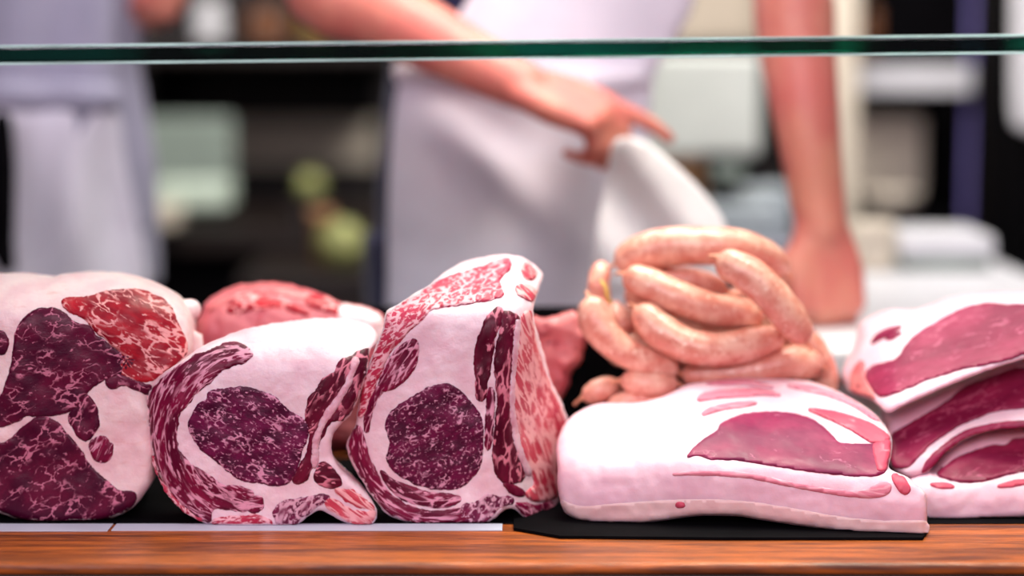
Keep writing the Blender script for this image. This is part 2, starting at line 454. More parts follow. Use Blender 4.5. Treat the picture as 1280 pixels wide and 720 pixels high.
def add_tube(bm, pts, radii, sides=14, round_=False, flat=1., flatdir=None, wob=0., seed=0.):
    """loft along pts; round_ closes both ends with domes"""
    P_ = [Vector(p) for p in pts]; R = list(radii)
    if round_:
        t0 = (P_[0]-P_[1]).normalized(); t1 = (P_[-1]-P_[-2]).normalized()
        h0, h1, h = [], [], R
        for k in range(1, 5):
            a = k/5*math.pi/2
            h0.insert(0, (P_[0]+t0*R[0]*math.sin(a), R[0]*math.cos(a)))
            h1.append((P_[-1]+t1*R[-1]*math.sin(a), R[-1]*math.cos(a)))
        h0.insert(0, (P_[0]+t0*R[0]*.995, R[0]*.12)); h1.append((P_[-1]+t1*R[-1]*.995, R[-1]*.12))
        P_ = [a for a, _ in h0]+P_+[a for a, _ in h1]; R = [r for _, r in h0]+R+[r for _, r in h1]
    rings = []; pa = flatdir
    for i, (p, r) in enumerate(zip(P_, R)):
        t = P_[min(i+1, len(P_)-1)]-P_[max(i-1, 0)]
        a, b = frame_for(t, pa)
        if flatdir is None: pa = a
        ring = []
        for k in range(sides):
            an = 2*math.pi*k/sides
            rr = r
            if wob: rr *= 1+wob*noise.noise(Vector((p.x*60+math.cos(an), p.z*60+math.sin(an), seed+p.y*60)))
            ring.append(bm.verts.new(p+a*math.cos(an)*rr*flat+b*math.sin(an)*rr))
        rings.append(ring)
    for i in range(len(rings)-1):
        for k in range(sides):
            j = (k+1) % sides
            bm.faces.new((rings[i][k], rings[i][j], rings[i+1][j], rings[i+1][k]))
    bm.faces.new(rings[0][::-1]); bm.faces.new(rings[-1])

lump('fat_fold', [(208,398,0),(226,388,.01),(238,387,.02)], .085, .010, M['fat_warm'], ck.root)
lump('fat_fold', [(218,430,0),(232,418,.005),(242,424,.01),(243,440,.01)], .08, .009, M['fat_warm'], ck.root)

# ================================================================ RIB ROAST 1
def Y1(x, y):
    return -.004 + mx(440-y)*.0016 + mx(y-560)*.0 + mx(215-x)*.0005 + mx(x-430)*.0004*mx(560-y)/100
POL1 = ('polar', 318, 545, 95)
r1 = Meat('beef_rib_roast',
  [(183,493),(192,481),(206,465),(227,451),(250,434.5),(274,423),(306,411),(344,404),(379,399),(414,397),(438,399),(458,405),(470,414),(470,428),(464,436),(461,448),(458,467),(452,488),(438,519),(427,530),(417,543),(414,560),(421,580),(435,597),(454,614),(467,629),(472,643),(466,655),(454,659),(434,654),(416,645),(401,638),(387,644),(373,655),(362,659),(321,660),(274,658),(250,651),(234,640),(215,621),(201,598),(192,576),(187,550),(184,520)],
  Y1, .085, M['fat'], 'low beef rib roast with broad white fat cap, between the chuck and tall rib roast', 'meat', bodyname='fat_body', edge=8, erad=.006, flow=POL1, seed=2.1, shrink=.6, jag=.6)
r1.patch('cap_muscle', [(314,443),(302,432),(285,430),(269,436),(248,445),(227,458),(208,472),(196,484),(188,498),(187,515),(188,532),(190,555),(196,578),(204,599),(218,620),(235,637),(252,650),(262,650),(262,640),(272,634),(290,636),(306,636),(314,624),(313,614),(292,610),(278,607),(257,593),(234,579),(222,564),(219,548),(221,527),(224,515),(232,506),(243,491),(260,479),(274,463),(290,456),(306,451)], M['cap'], POL1, jag=1.1, grow=2.6)
r1.patch('eye_muscle', [(262,491),(278,487),(306,485),(325,490),(342,496),(353,507),(365,517),(380,526),(385,536),(383,548),(378,560),(372,580),(365,597),(357,604),(344,607),(325,603),(304,600),(285,588),(269,574),(253,562),(242,546),(236,532),(239,524),(248,507),(259,500)], M['eye'], ('dir', -20), jag=.9, label='dark purple marbled eye muscle')
r1.patch('rib_side_muscle', [(461,440),(450,441),(440,446),(427,451),(420,465),(404,476),(397,488),(387,500),(383,522),(388,540),(386,562),(376,584),(368,600),(379,602),(388,586),(395,562),(401,545),(413,527),(436,518),(450,486),(458,462)], M['side'], ('dir', 58), jag=1.2, grow=2.6)
r1.patch('fat_seam', [(443,446),(449,450),(442,470),(434,488),(424,506),(412,522),(402,540),(398,558),(397,580),(391,583),(390,560),(394,540),(404,520),(416,502),(427,486),(436,468)], M['seam'], ('dir', 60), raise_=.0014, jag=.9)
r1.patch('rib_nub_muscle', [(402,579),(396,588),(394,597),(402,607),(419,609),(426,604),(420,592),(412,582)], M['side'], ('dir', 0))
r1.patch('foot_muscle', [(420,612),(432,612),(448,618),(462,630),(466,636),(455,635),(440,629),(428,622)], M['fibre'], ('dir', -35), jag=1.2)
r1.patch('foot_muscle', [(408,623),(424,628),(440,638),(455,641),(467,640),(469,648),(462,655),(450,656),(436,651),(420,642),(408,632)], M['fibre'], ('dir', -35), jag=1.2)
r1.patch('chine_muscle', [(342,640),(350,632),(358,626),(379,623),(398,619),(412,621),(402,630),(390,637),(380,645),(370,652),(358,656),(346,652)], M['bone'], ('dir', 60), jag=1.2)
r1.patch('small_muscle', [(318,621),(328,623),(328,634),(318,640),(308,634)], M['cap'], POL1, jag=1.4)
r1.patch('base_muscle', [(268,650),(285,647),(306,646),(318,644),(330,648),(339,653),(337,658),(321,658.6),(285,658),(268,656)], M['caplight'], ('dir', 0), jag=.8)
r1.patch('lower_rim_muscle', [(190,570),(196,590),(206,608),(222,628),(240,643),(252,651),(242,648),(228,638),(212,622),(199,600),(192,585)], M['caplight'], ('dir', -55), raise_=.0014, jag=.8)

# ================================================================ RIB ROAST 2 (tall)
def ytop(x): return 388 - (x-482)*.04 if x < 600 else 383-(x-600)*.10
def xr(y): return 650 - mx(y-400)*.07 + mx(y-540)*.16
def Y2(x, y):
    return .004 + mx(ytop(x)-y)*.0017 + mx(x-xr(y))*.0016 + mx(470-x)*.0004
POL2 = ('polar', 545, 545, 80)
r2 = Meat('beef_rib_roast',
  [(481,398),(484,388),(498,380),(515,369),(535,357),(555,341),(580,327),(605,321),(630,318),(650,321),(667,330),(679,343),(675,357),(670,372),(667,392),(672,422),(680,450),(690,478),(703,505),(711,530),(713,565),(706,610),(697,640),(690,653),(680,659),(663,655),(651,643),(640,636),(630,638),(618,648),(605,654),(568,655),(525,655),(500,650),(481,640),(465,620),(452,600),(440,580),(433,557),(436,546),(445,530),(448,505),(455,472),(465,445),(477,415)],
  Y2, .06, M['fat'], 'tall beef rib roast standing upright, the highest cut, with a round purple eye', 'meat', bodyname='fat_body', edge=7, erad=.005, flow=POL2, seed=3.4, shrink=.72, jag=.6)
r2.patch('fatty_cap_muscle', [(484,394),(500,382),(518,371),(537,359),(560,347),(585,339),(610,332),(632,324),(638,327),(636,336),(624,348),(626,360),(627,369),(605,376),(570,381),(541,386),(526,400),(506,418),(488,440),(478,460),(468,482),(462,500),(455,517),(449,521),(451,500),(458,472),(468,444),(480,416)], M['caplight'], ('dir', 35), jag=1.0, label='pale pink fatty outer muscle')
for q in ([(655,330),(662,332),(670,341),(666,349),(657,347),(652,338)], [(645,360),(655,356),(667,360),(669,368),(664,376),(656,371),(648,368)]):
    r2.patch('top_muscle', q, M['fibre'], ('dir', -50), jag=.8)
r2.patch('upper_muscle', [(520,426),(505,430),(490,445),(478,468),(473,487),(482,488),(497,482),(512,468),(521,450)], M['cap'], ('dir', 55), jag=.5)
r2.patch('edge_muscle', [(474,484),(479,487),(470,500),(464,518),(460,540),(456,534),(458,512),(466,492)], M['cap'], ('dir', 70))
r2.patch('outer_ring_muscle', [(437,548),(436,557),(443,579),(456,600),(468,618),(483,636),(501,647),(530,652),(565,653),(590,652),(588,642),(577,637),(550,641),(525,638),(500,628),(482,613),(473,598),(465,583),(458,566),(453,548),(448,534),(442,536)], M['cap'], POL2, jag=.8, grow=2.6)
r2.patch('inner_ring_muscle', [(476,589),(492,601),(515,609),(535,616),(565,619),(575,625),(555,634),(525,631),(503,623),(487,610)], M['cap'], POL2, jag=.7)
r2.patch('eye_muscle', [(537,485),(555,481),(572,487),(585,500),(595,512),(601,527),(603,545),(602,565),(599,584),(589,597),(575,609),(550,611),(525,606),(502,595),(488,582),(484,570),(488,555),(483,530),(490,515),(510,501),(527,490)], M['eye2'], ('dir', 25), jag=.9, label='round dark purple eye muscle')
r2.patch('inner_side_muscle', [(625,386),(612,395),(605,410),(597,430),(595,455),(597,480),(598,497),(605,497),(608,478),(611,462),(614,445),(616,425),(621,410),(625,397)], M['side'], ('dir', 82), jag=1.0, grow=2.6)
r2.patch('rib_strip_muscle', [(610,490),(617,490),(616,530),(612,560),(607,556),(608,525)], M['cap'], ('dir', 86))
r2.patch('rib_side_muscle', [(630,392),(640,394),(647,398),(647,415),(643,440),(639,472),(638,505),(641,530),(648,560),(655,585),(652,600),(638,603),(627,600),(620,587),(618,562),(621,530),(623,495),(621,465),(620,445),(624,425),(628,408)], M['side'], ('dir', 84), jag=1.0, grow=2.6)
r2.patch('fat_seam', [(645,400),(650,400),(648,430),(644,470),(643,505),(647,535),(654,565),(664,590),(658,592),(648,568),(641,540),(638,505),(640,465)], M['seam'], ('dir', 84), raise_=.0013, jag=.6)
r2.patch('fibrous_side', [(653,396),(665,392),(668,422),(676,452),(687,482),(699,508),(706,532),(708,566),(702,606),(693,622),(672,626),(658,618),(668,606),(664,588),(654,565),(647,535),(643,505),(644,470),(649,430)], M['fibre'], ('dir', -66), jag=.6, label='pale red fibrous side')
r2.patch('foot_muscle', [(645,629),(658,630),(672,633),(690,628),(694,640),(687,654),(676,655),(662,650),(652,640)], M['cap'], ('dir', -40), jag=1.0)
r2.patch('chine_muscle', [(580,632),(592,630),(600,624),(608,619),(622,622),(637,622),(640,629),(626,634),(614,645),(602,652),(585,652),(574,645)], M['bone'], ('dir', 60), jag=1.3)
r2.patch('small_muscle', [(630,604),(642,607),(656,616),(650,620),(637,615)], M['side'], ('dir', -30))

# ================================================================ PORK LOIN
def base_px(x): return .004 - (x-697)/460*.050
def yl(x):
    return 584 if x < 760 else (584-(x-760)*.07 if x < 860 else 577+(x-860)*.085)
def Yp(x, y):
    b = base_px(x); d = yl(x)-y
    left = mx(740-x)/45
    return b + mx(d)*.00115 + mx(d-60)*.0006 + .012*left*left*(0.6+.4*min(1, mx(660-y)/80))
pk = Meat('pork_loin',
  [(697,584),(695,561),(699,543),(708,527),(724,514),(751,504),(797,503),(824,497),(843,489),(858,481),(880,477),(904,474),(930,472),(955,473),(985,474),(1012,477),(1042,487),(1073,503),(1094,518),(1107,533),(1115,549),(1114,570),(1111,584),(1122,591),(1134,596),(1146,606),(1157,615),(1158.5,620),(1159,643),(1158,668),(1154,673),(1134,672),(1073,668),(1012,659),(950,650),(920,645),(873,645),(827,651),(782,656),(751,656),(727,651),(708,642),(701,628),(697,607)],
  Yp, .06, M['porkfat'], 'boned pork loin with thick white fat and pink lean, right of the tall rib roast', 'meat', bodyname='fat_body', edge=8, erad=.006, seed=4.2, shrink=.75, jag=.1, lift=.0035, drop=.012)
pk.patch('loin_eye', [(860,571),(866,563),(873,556),(886,546),(898,539),(902,530),(918,523),(932,518),(966,516),(990,518),(1008,522),(1027,533),(1040,545),(1052,555),(1085,556),(1098,556),(1108,555),(1109,570),(1104,590),(1073,594),(1012,588),(966,581),(920,574),(889,573),(873,568)], M['pork'], ('dir', -15), jag=.5, label='dusky pink lean eye')
pk.patch('end_lean', [(1092,557),(1103,553),(1112,552),(1111,572),(1107,586),(1098,587),(1094,572)], M['porklight'], ('dir', 90), jag=.3, raise_=.0016)
pk.patch('upper_lean', [(1012,512),(1042,515),(1073,524),(1094,533),(1111,548),(1092,552),(1079,546),(1057,533),(1036,523)], M['porklight'], ('dir', -28), jag=.4)
for q in ([(873,500),(885,491),(928,487),(952,487),(975,494),(955,493),(930,495),(898,497)],
          [(885,479),(904,477),(930,475),(942,477),(966,484),(950,483),(930,480),(904,480)],
          [(985,482),(1018,484.5),(1048,494),(1079,509),(1100,525),(1089,521),(1067,507),(1036,494),(1009,488)],
          [(879,518),(892,509),(928,503),(945,504),(928,508),(901,512)]):
    pk.patch('lean_streak', q, M['streak'], ('dir', -15), jag=.3)
pk.patch('seam_streak', [(842,593),(870,590),(930,592),(981,602),(1042,613),(1075,614),(1092,609),(1104,604),(1113,607),(1110,616),(1094,621),(1065,620),(1042,617),(981,606),(930,596),(870,593)], M['streak'], ('dir', -10), jag=.4, raise_=.0005)
pk.patch('end_scrap', [(1116,594),(1126,595),(1134,604),(1137,613),(1131,617),(1124,612),(1119,604)], M['porklight'], ('dir', 60), jag=.6)
pk.patch('rind', [(701,627),(727,634),(782,630),(850,626),(920,627),(981,635),(1042,646),(1100,652),(1157,653),(1157,670),(1134,671),(1073,667),(1012,658),(950,649),(920,644),(873,644),(827,650),(782,655),(751,655),(727,650),(710,642)], M['rind'], ('dir', 0), jag=.3, raise_=.0003, dip=.0001)
pk.patch('stain', [(848,629),(854,629),(855,632),(850,634),(846,632)], M['porklight'], ('dir', 0), raise_=.001)

# ================================================================ PORK CHOPS (right stack of three)
def mkY(y0, k, ref, kx=0.): return lambda x, y: y0 + mx(ref(x)-y)*k + mx(1110-x)*kx
top_f = lambda x: 515-(x-1110)*.40
c3 = Meat('pork_chop', [(1134,605),(1145,595),(1160,590),(1172,592),(1179,579),(1194,563),(1217,551),(1239,543),(1280,537),(1350,532),(1365,600),(1350,642),(1280,646),(1239,649),(1200,652),(1165,652),(1150,645),(1140,625)],
  mkY(.022, .0010, lambda x: 610), .13, M['porkfat'], 'thick pork chop with a white fat edge, lowest of the three stacked at far right', 'meat', 'pork chops stacked at the right end', 'fat_body', edge=7, erad=.005, seed=7.7, shrink=.85, jag=.2, lift=.0015)
c3.patch('lean', [(1172,592),(1183,583),(1201,571),(1217,565),(1239,558),(1257,557),(1268,550),(1280,548),(1340,545),(1345,575),(1280,588),(1250,595),(1228,601),(1205,602),(1188,599)], M['chop'], ('dir', 12), jag=.6)
c3.patch('lean_streak', [(1164,605),(1183,605),(1192,609),(1174,609)], M['porklight'], ('dir', 0), jag=.3)
c3.patch('lean_streak', [(1248,608),(1262,603),(1282,600),(1300,600),(1282,604),(1262,608)], M['porklight'], ('dir', 0), jag=.3)
c2 = Meat('pork_chop', [(1110,537),(1117,523),(1139,510),(1170,496),(1203,480),(1225,473),(1261,455),(1280,453),(1350,445),(1365,490),(1350,528),(1280,533),(1239,538),(1207,549),(1185,564),(1172,576),(1160,590),(1139,596),(1122,590),(1113,580),(1111,555)],
  mkY(.036, .0009, lambda x: 590-(x-1130)*.3), .12, M['porkfat'], 'thick pork chop with a white fat edge, middle of the three stacked at far right', 'meat', 'pork chops stacked at the right end', 'fat_body', edge=7, erad=.005, seed=6.1, shrink=.85, jag=.2)
c2.patch('lean', [(1117,543),(1133,533),(1150,523),(1183,503),(1206,485),(1239,472),(1268,461),(1280,461),(1345,455),(1345,500),(1280,509),(1250,512),(1228,519),(1205,528),(1183,541),(1161,557),(1148,570),(1134,583),(1116,581),(1116,561)], M['chop'], ('dir', 28), jag=.6)
c2.patch('lean_streak', [(1280,534),(1239,538),(1207,548),(1184,564),(1166,584),(1154,591),(1160,576),(1178,559),(1204,541),(1239,531),(1280,527)], M['chop'], ('dir', 30), jag=.4)
c1 = Meat('pork_chop', [(1061,470),(1070,452),(1075,434),(1083,414),(1105,401),(1128,394),(1157,395),(1183,387),(1205,378),(1228,373),(1280,369),(1350,371),(1365,410),(1350,432),(1280,449),(1250,458),(1205,474),(1161,493),(1128,508),(1112,516),(1102,511),(1090,501),(1072,494),(1062,489)],
  mkY(.048, .0011, top_f, .0010), .11, M['porkfat'], 'thick pork chop with a white fat edge, topmost of the three stacked at far right', 'meat', 'pork chops stacked at the right end', 'fat_body', edge=7, erad=.005, seed=5.2, shrink=.85, jag=.3)
c1.patch('lean', [(1082,471),(1090,460),(1121,449),(1134,431),(1150,416),(1174,402),(1203,387),(1232,380),(1250,381),(1280,382),(1345,384),(1345,425),(1280,442),(1250,451),(1205,460),(1161,473),(1128,487),(1101,495),(1090,484)], M['chop'], ('dir', 18), jag=.6)
c1.patch('side_lean', [(1063,470),(1070,458),(1079,452),(1081,470),(1090,490),(1092,498),(1074,492),(1064,487)], M['trim'], ('dir', 60), jag=.5)
c1.patch('lean_streak', [(1090,429),(1097,419),(1110,412),(1126,408),(1116,415),(1100,423)], M['chop'], ('dir', 20), jag=.4)
c1.patch('lean_streak', [(1108,423),(1118,417),(1126,416),(1116,423)], M['chop'], ('dir', 20), jag=.4)

# ================================================================ BLURRED CUTS BEHIND
rb = Meat('beef_roast', [(246,405),(253,387),(259,376),(277,365),(301,357),(325,353),(351,355),(382,361),(406,369),(426,378),(452,382),(470,389),(480,398),(486,430),(482,520),(470,560),(270,560),(248,520),(243,440)],
  lambda x, y: .185+mx(375-y)*.0018, .05, M['salmon'], 'blurred pink and red beef roast behind the low rib roast', 'meat', edge=18, erad=.02, seed=8.3, shrink=.8, lump=.003, jag=1., bodyname='meat_body', lift=.0015)
rb.patch('red_muscle', [(384,371),(400,370),(425,380),(424,391),(395,386),(384,380)], M['redm'], ('dir', 0), w=8)
rb.patch('dark_muscle', [(285,387),(300,371),(330,371),(373,384),(384,393),(342,384),(316,388),(296,392)], M['redm'], ('dir', 0), w=8, jag=1.5)
rb.patch('pale_fat', [(428,380),(452,385),(470,392),(478,402),(476,430),(430,430),(424,400)], M['fat_warm'], ('dir', 0), w=8, raise_=.002)
rb.patch('pale_fat', [(300,356),(330,356),(360,359),(384,366),(378,373),(345,367),(312,366),(280,380),(262,388),(268,375),(284,364)], M['trim'], ('dir', 0), w=8, raise_=.002)
tr = Meat('pork_trimming', [(662,402),(680,398),(700,394),(716,389),(728,398),(733,425),(728,450),(716,463),(711,482),(699,505),(693,535),(696,590),(650,590),(652,480)],
  lambda x, y: .19, .05, M['trim'], 'blurred salmon pink meat trimming between the tall rib roast and the sausages', 'meat', edge=14, erad=.016, seed=9.3, shrink=.8, lump=.006, jag=1.4, bodyname='meat_body', lift=.0015)

# ================================================================ SAUSAGES
def sausage(pts, r, Y, label, taper=(1, 1), seed=0.):
    """pts: px, py, extra depth"""
    W = [P(a, b, Y+c) for a, b, c in pts]
    L = catmull(W, 7); n = len(L); k = (1.8+Y)/F
    R = []
    for i in range(n):
        t = i/(n-1); e = min(t, 1-t)
        f = taper[0]*(1-t)+taper[1]*t
        R.append(1.15*r*k*f*(.86+.14*min(1, e/.18))*(1+.03*noise.noise(Vector((t*6, seed, 0)))))
    mid = sum(L, Vector())/n
    root = empty('sausage', (mid.x, mid.y, min(v.z for v in L)-r*k)); tag(root, label, 'sausage', 'fresh sausages in the pile')
    bm = bmesh.new(); add_tube(bm, L, R, 22, True, wob=.05, seed=seed); from_bm('sausage_body', bm, M['sausage'], root)
    for (e, q, rr) in () if 'shaded' in label else ((L[0], L[1], R[0]), (L[-1], L[-2], R[-1])):
        d = (e-q).normalized(); s0 = e+d*rr*.92
        bm = bmesh.new()
        add_tube(bm, [s0, s0+d*.003, s0+d*.006+Vector((0, .001, -.001)), s0+d*.009+Vector((0, .002, -.003))], [.0040, .0020, .0014, .0018], 10, True)
        from_bm('twisted_end', bm, M['casing'], root)
    return root
SS = [
 ([(790,322,0),(822,311,-.008),(870,307,-.014),(920,309,-.012),(950,318,0),(971,331,.012)], 23.5, .200, 'plump sausage arching along the top of the pile', (1, .75)),
 ([(914,331,0),(940,346,-.004),(965,370,-.006),(984,393,-.004),(998,412,0)], 20.5, .132, 'sausage sloping down the upper right side of the pile', (1, .95)),
 ([(806,344,.005),(840,347,0),(870,351,0),(897,360,0)], 14, .205, 'thin sausage wedged just under the top arching one', (1, .9)),
 ([(797,350,0),(820,360,-.006),(852,375,-.01),(894,388,-.008),(938,393,0)], 19.5, .165, 'sausage across the middle of the pile, second below the top arch', (1, .95)),
 ([(808,397,0),(830,417,-.006),(862,432,-.010),(897,437,-.010),(936,431,-.004),(963,424,.004)], 20, .145, 'sausage curving like a smile, lowest long one at the centre of the pile', (1, .9)),
 ([(742,390,0),(750,411,-.004),(771,433,-.006),(802,450,-.006),(834,461,0)], 20.5, .150, 'sausage bending down the left side of the pile', (1, .72)),
 ([(866,469,0),(908,467,-.004),(950,462,-.004),(985,453,0),(1008,455,.01)], 18, .160, 'pale sausage at the bottom right, just behind the pork loin', (.85, 1.15)),
 ([(741,492,0),(753,487,0),(765,484,.01)], 14, .158, 'short sausage end at the bottom left corner of the pile', (1, .9)),
 ([(790,477,0),(812,479,-.004),(834,480,0)], 14.5, .142, 'short fat sausage under the left bending one', (1, .95)),
 ([(772,506,0),(800,501,-.003),(832,506,0)], 13, .146, 'lowest sausage of the pile, half hidden by the pork loin fat', (1, 1)),
 ([(1010,424,0),(1024,446,0),(1032,472,.003),(1030,500,.005)], 15, .195, 'sausage hanging at the far right rear edge of the pile', (.9, 1)),
 ([(768,388,.02),(777,403,.005),(779,412,.004)], 13, .185, 'sausage tip poking out behind the left bending one', (1, .9)),
 ([(752,338,.01),(748,356,0),(752,374,0)], 12, .215, 'dark shaded sausage at the upper left rear of the pile', (1, 1)),
 ([(840,410,0),(900,412,0),(960,405,0)], 20, .215, 'shaded sausage deep inside the pile behind the central two', (1, 1)),
 ([(778,440,0),(830,436,.01),(880,450,.01)], 20, .215, 'shaded sausage deep inside the lower left of the pile', (1, 1)),
 ([(800,370,0),(850,385,0),(910,380,0)], 20, .225, 'shaded sausage deep at the upper centre of the pile behind the thin wedged one', (1, 1)),
 ([(790,400,0),(800,430,0),(815,460,0)], 20, .235, 'shaded upright sausage deep at the left of the pile', (1, 1)),
 ([(960,440,0),(985,430,0),(1012,450,0)], 20, .235, 'shaded sausage deep at the lower right of the pile', (1, 1)),
 ([(930,375,0),(965,395,0),(992,430,0)], 18, .215, 'shaded sausage deep behind the upper right sloping one', (1, 1)),
]
for i, (p, r, Y, lab, tp) in enumerate(SS): sausage(p, r, Y, lab, tp, i*1.9)
# yellow string
bm = bmesh.new(); add_tube(bm, catmull([P(752, 352, .175), P(757, 360, .172), P(759, 370, .172), P(763, 378, .175)], 4), [.0018]*13, 8, True)
tag(from_bm('butcher_string', bm, plain('yellow_string', lin((226, 190, 96)), .6)), 'short yellow string loop at the left of the sausage pile', 'string')

# ================================================================ BOXES
def box_bm(x0, x1, y0, y1, z0, z1, bev=.003, seg=2):
    bm = bmesh.new(); bmesh.ops.create_cube(bm, size=1)
    for v in bm.verts:
        v.co = Vector((x0 if v.co.x < 0 else x1, y0 if v.co.y < 0 else y1, z0 if v.co.z < 0 else z1))
    if bev: bmesh.ops.bevel(bm, geom=bm.edges[:], offset=bev, segments=seg, affect='EDGES', profile=.5)
    return bm
def box(name, b, m, parent=None, bev=.003, seg=2):
    bm = box_bm(*b, bev=bev, seg=seg); return from_bm(name, bm, m, parent, smooth=False)
def pbox(name, px0, px1, py0, py1, Y, depth, m, parent=None, bev=.003):
    a = P(px0, py1, Y); c = P(px1, py0, Y)
    return box(name, (a.x, c.x, Y, Y+depth, a.z, c.z), m, parent, bev)

# ---- display counter
cn = empty('display_counter', (0, .17, 0)); tag(cn, 'butcher display counter with a front coloured dark as in shade and an oiled wooden top board along the front', 'counter')
box('wooden_board', (-.85, .85, -.138, .3268, ZT-.010, ZT), M['wood'], cn, .004, 4)
box('front_panel', (-.83, .83, -.132, .31, .08, ZT-.0105), M['blackwood'], cn)  # dark colour stands in for the shade below the board edge
box('plinth', (-.80, .80, -.08, .28, .0, .08), M['black'], cn)
box('rear_panel', (-.84, .268, .327, .338, ZT-.06, P(700, 384, .327).z), M['black'], cn, .002)
# ---- liners lying on the board
tag(box('black_liner', (-.76, .76, .004, .31, ZT+.0001, ZT+.0006), M['black'], None, 0), 'thin black liner covering the rear of the wooden board under the meat', 'liner')
mm = bmesh.new()
pts = [(642, -.022), (700, -.052), (900, -.058), (1155, -.058), (1162, -.030), (1162, .05), (642, .05)]
lo = [mm.verts.new((P(a, 600, y).x, y, ZT+.0008)) for a, y in pts]; hi = [mm.verts.new((v.co.x, v.co.y, ZT+.003)) for v in lo]
mm.faces.new(lo[::-1]); mm.faces.new(hi)
for i in range(len(lo)): mm.faces.new((lo[i], lo[(i+1) % 7], hi[(i+1) % 7], hi[i]))
tag(from_bm('black_mat', mm, M['black'], None, False), 'black mat under the front of the pork loin', 'mat')
def paper(x0, x1, yf, lab):
    o = box('paper_sheet', (x0, x1, yf, .0035, ZT+.0001, ZT+.0008), M['paper'], None, 0)
    tag(o, lab, 'paper', 'white paper sheets under the beef')
xj = P(143, 660, 0).x
paper(-.60, xj-.0015, -.024, 'white paper sheet under the large chuck at the left end')
paper(xj+.0015, P(628, 660, 0).x, -.022, 'white paper sheet under the two rib roasts')
# riser under the sausages
tag(box('display_riser', (P(735, 500, .15).x, P(1030, 500, .2).x, .18, .27, ZT+.0008, ZT+.062), M['black'], None, .004), 'low black riser under the sausage pile, behind the pork loin', 'riser')

# ---- glass shelf
gz = CAMH
gr = empty('glass_shelf', (0, .03, gz)); tag(gr, 'thick green edged glass shelf crossing the whole frame above the meat', 'shelf')
gb = box_bm(-.80, .80, -.12, .20, -.0072, .0072, .0022, 3)
gme = bpy.data.meshes.new('glass_pane'); bmesh.ops.recalc_face_normals(gb, faces=gb.faces[:]); gb.to_mesh(gme); gb.free()
go = bpy.data.objects.new('glass_pane', gme); C.objects.link(go); gme.materials.append(M['glass']); go.parent = gr
gz = P(640, 62, -.12).z; gr.location.z = gz; go.rotation_euler = (0, -math.radians(.62), 0)
for zz, nm in ((.0072, 'ground_edge'), (-.0072, 'ground_edge')):
    e = box(nm, (-.79, .79, -.1206, -.1192, zz-.0009, zz+.0009), M['arris'], None, .0003); e.parent = gr; e.rotation_euler = go.rotation_euler
for sx in (-.78, .78):
    tz = gz+sx*math.sin(math.radians(.62))
    po = box('shelf_post', (sx-.01, sx+.01, .10, .12, ZT+.0015-gz, tz-gz-.0078), M['steel'], None, .002); po.parent = gr

# ================================================================ PEOPLE
def ell(bm, c, r, rot=None, seg=20):
    m = Matrix.Translation(c) @ (rot.to_4x4() if rot else Matrix.Identity(4)) @ Matrix.Diagonal((r[0], r[1], r[2], 1))
    bmesh.ops.create_uvsphere(bm, u_segments=seg, v_segments=seg//2, radius=1, matrix=m)

def hand(bm, w, d, n, thumb_side, curls, sc=1., thumbcurl=.5, spread=.0):
    """w wrist, d towards the knuckles, n out of the palm; curls per finger index..little"""
    d = d.normalized(); n = (n-d*n.dot(d)).normalized(); s = d.cross(n).normalized()*thumb_side
    lens = [.074, .082, .076, .060]; rad = [.0088, .0092, .0086, .0076]
    for i in range(4):
        off = (1.5-i)*.0205*sc
        k = w + d*(.088-.004*abs(i-1))*sc + s*off
        add_tube(bm, [w+s*off*.55, w+d*.04*sc+s*off*.9, k], [.016*sc, .0165*sc, .0125*sc], 12, True)
        dd = d.copy(); nn = n.copy(); p = k
        segs = [.5*lens[i]*sc, .29*lens[i]*sc, .24*lens[i]*sc]; pts = [p]; c = curls[i]
        for q, L in enumerate(segs):
            a = c[q]
            dd, nn = dd*math.cos(a)+nn*math.sin(a), nn*math.cos(a)-dd*math.sin(a)
            p = p+dd*L+s*spread*(1.5-i)*L; pts.append(p)
        r = rad[i]*sc*1.08
        add_tube(bm, pts, [r*1.05, r, r*.92, r*.8], 12, True)
    b = w+d*.022*sc+s*.024*sc
    t1 = b+(d*.6+s*.75+n*.25).normalized()*.042*sc
    t2 = t1+(d*.85+s*(.35-.6*thumbcurl)+n*(.3+.6*thumbcurl)).normalized()*.034*sc
    t3 = t2+(d*.8-s*thumbcurl*.7+n*(.2+.5*thumbcurl)).normalized()*.026*sc
    add_tube(bm, [w+d*.01*sc+s*.012*sc, b, t1, t2, t3], [.015*sc, .0165*sc, .0135*sc, .0115*sc, .0085*sc], 12, True)

def remesh(o, vs, sm=6):
    m = o.modifiers.new('merge', 'REMESH'); m.mode = 'VOXEL'; m.voxel_size = vs; m.use_smooth_shade = True
    s = o.modifiers.new('smooth', 'SMOOTH'); s.factor = .5; s.iterations = sm

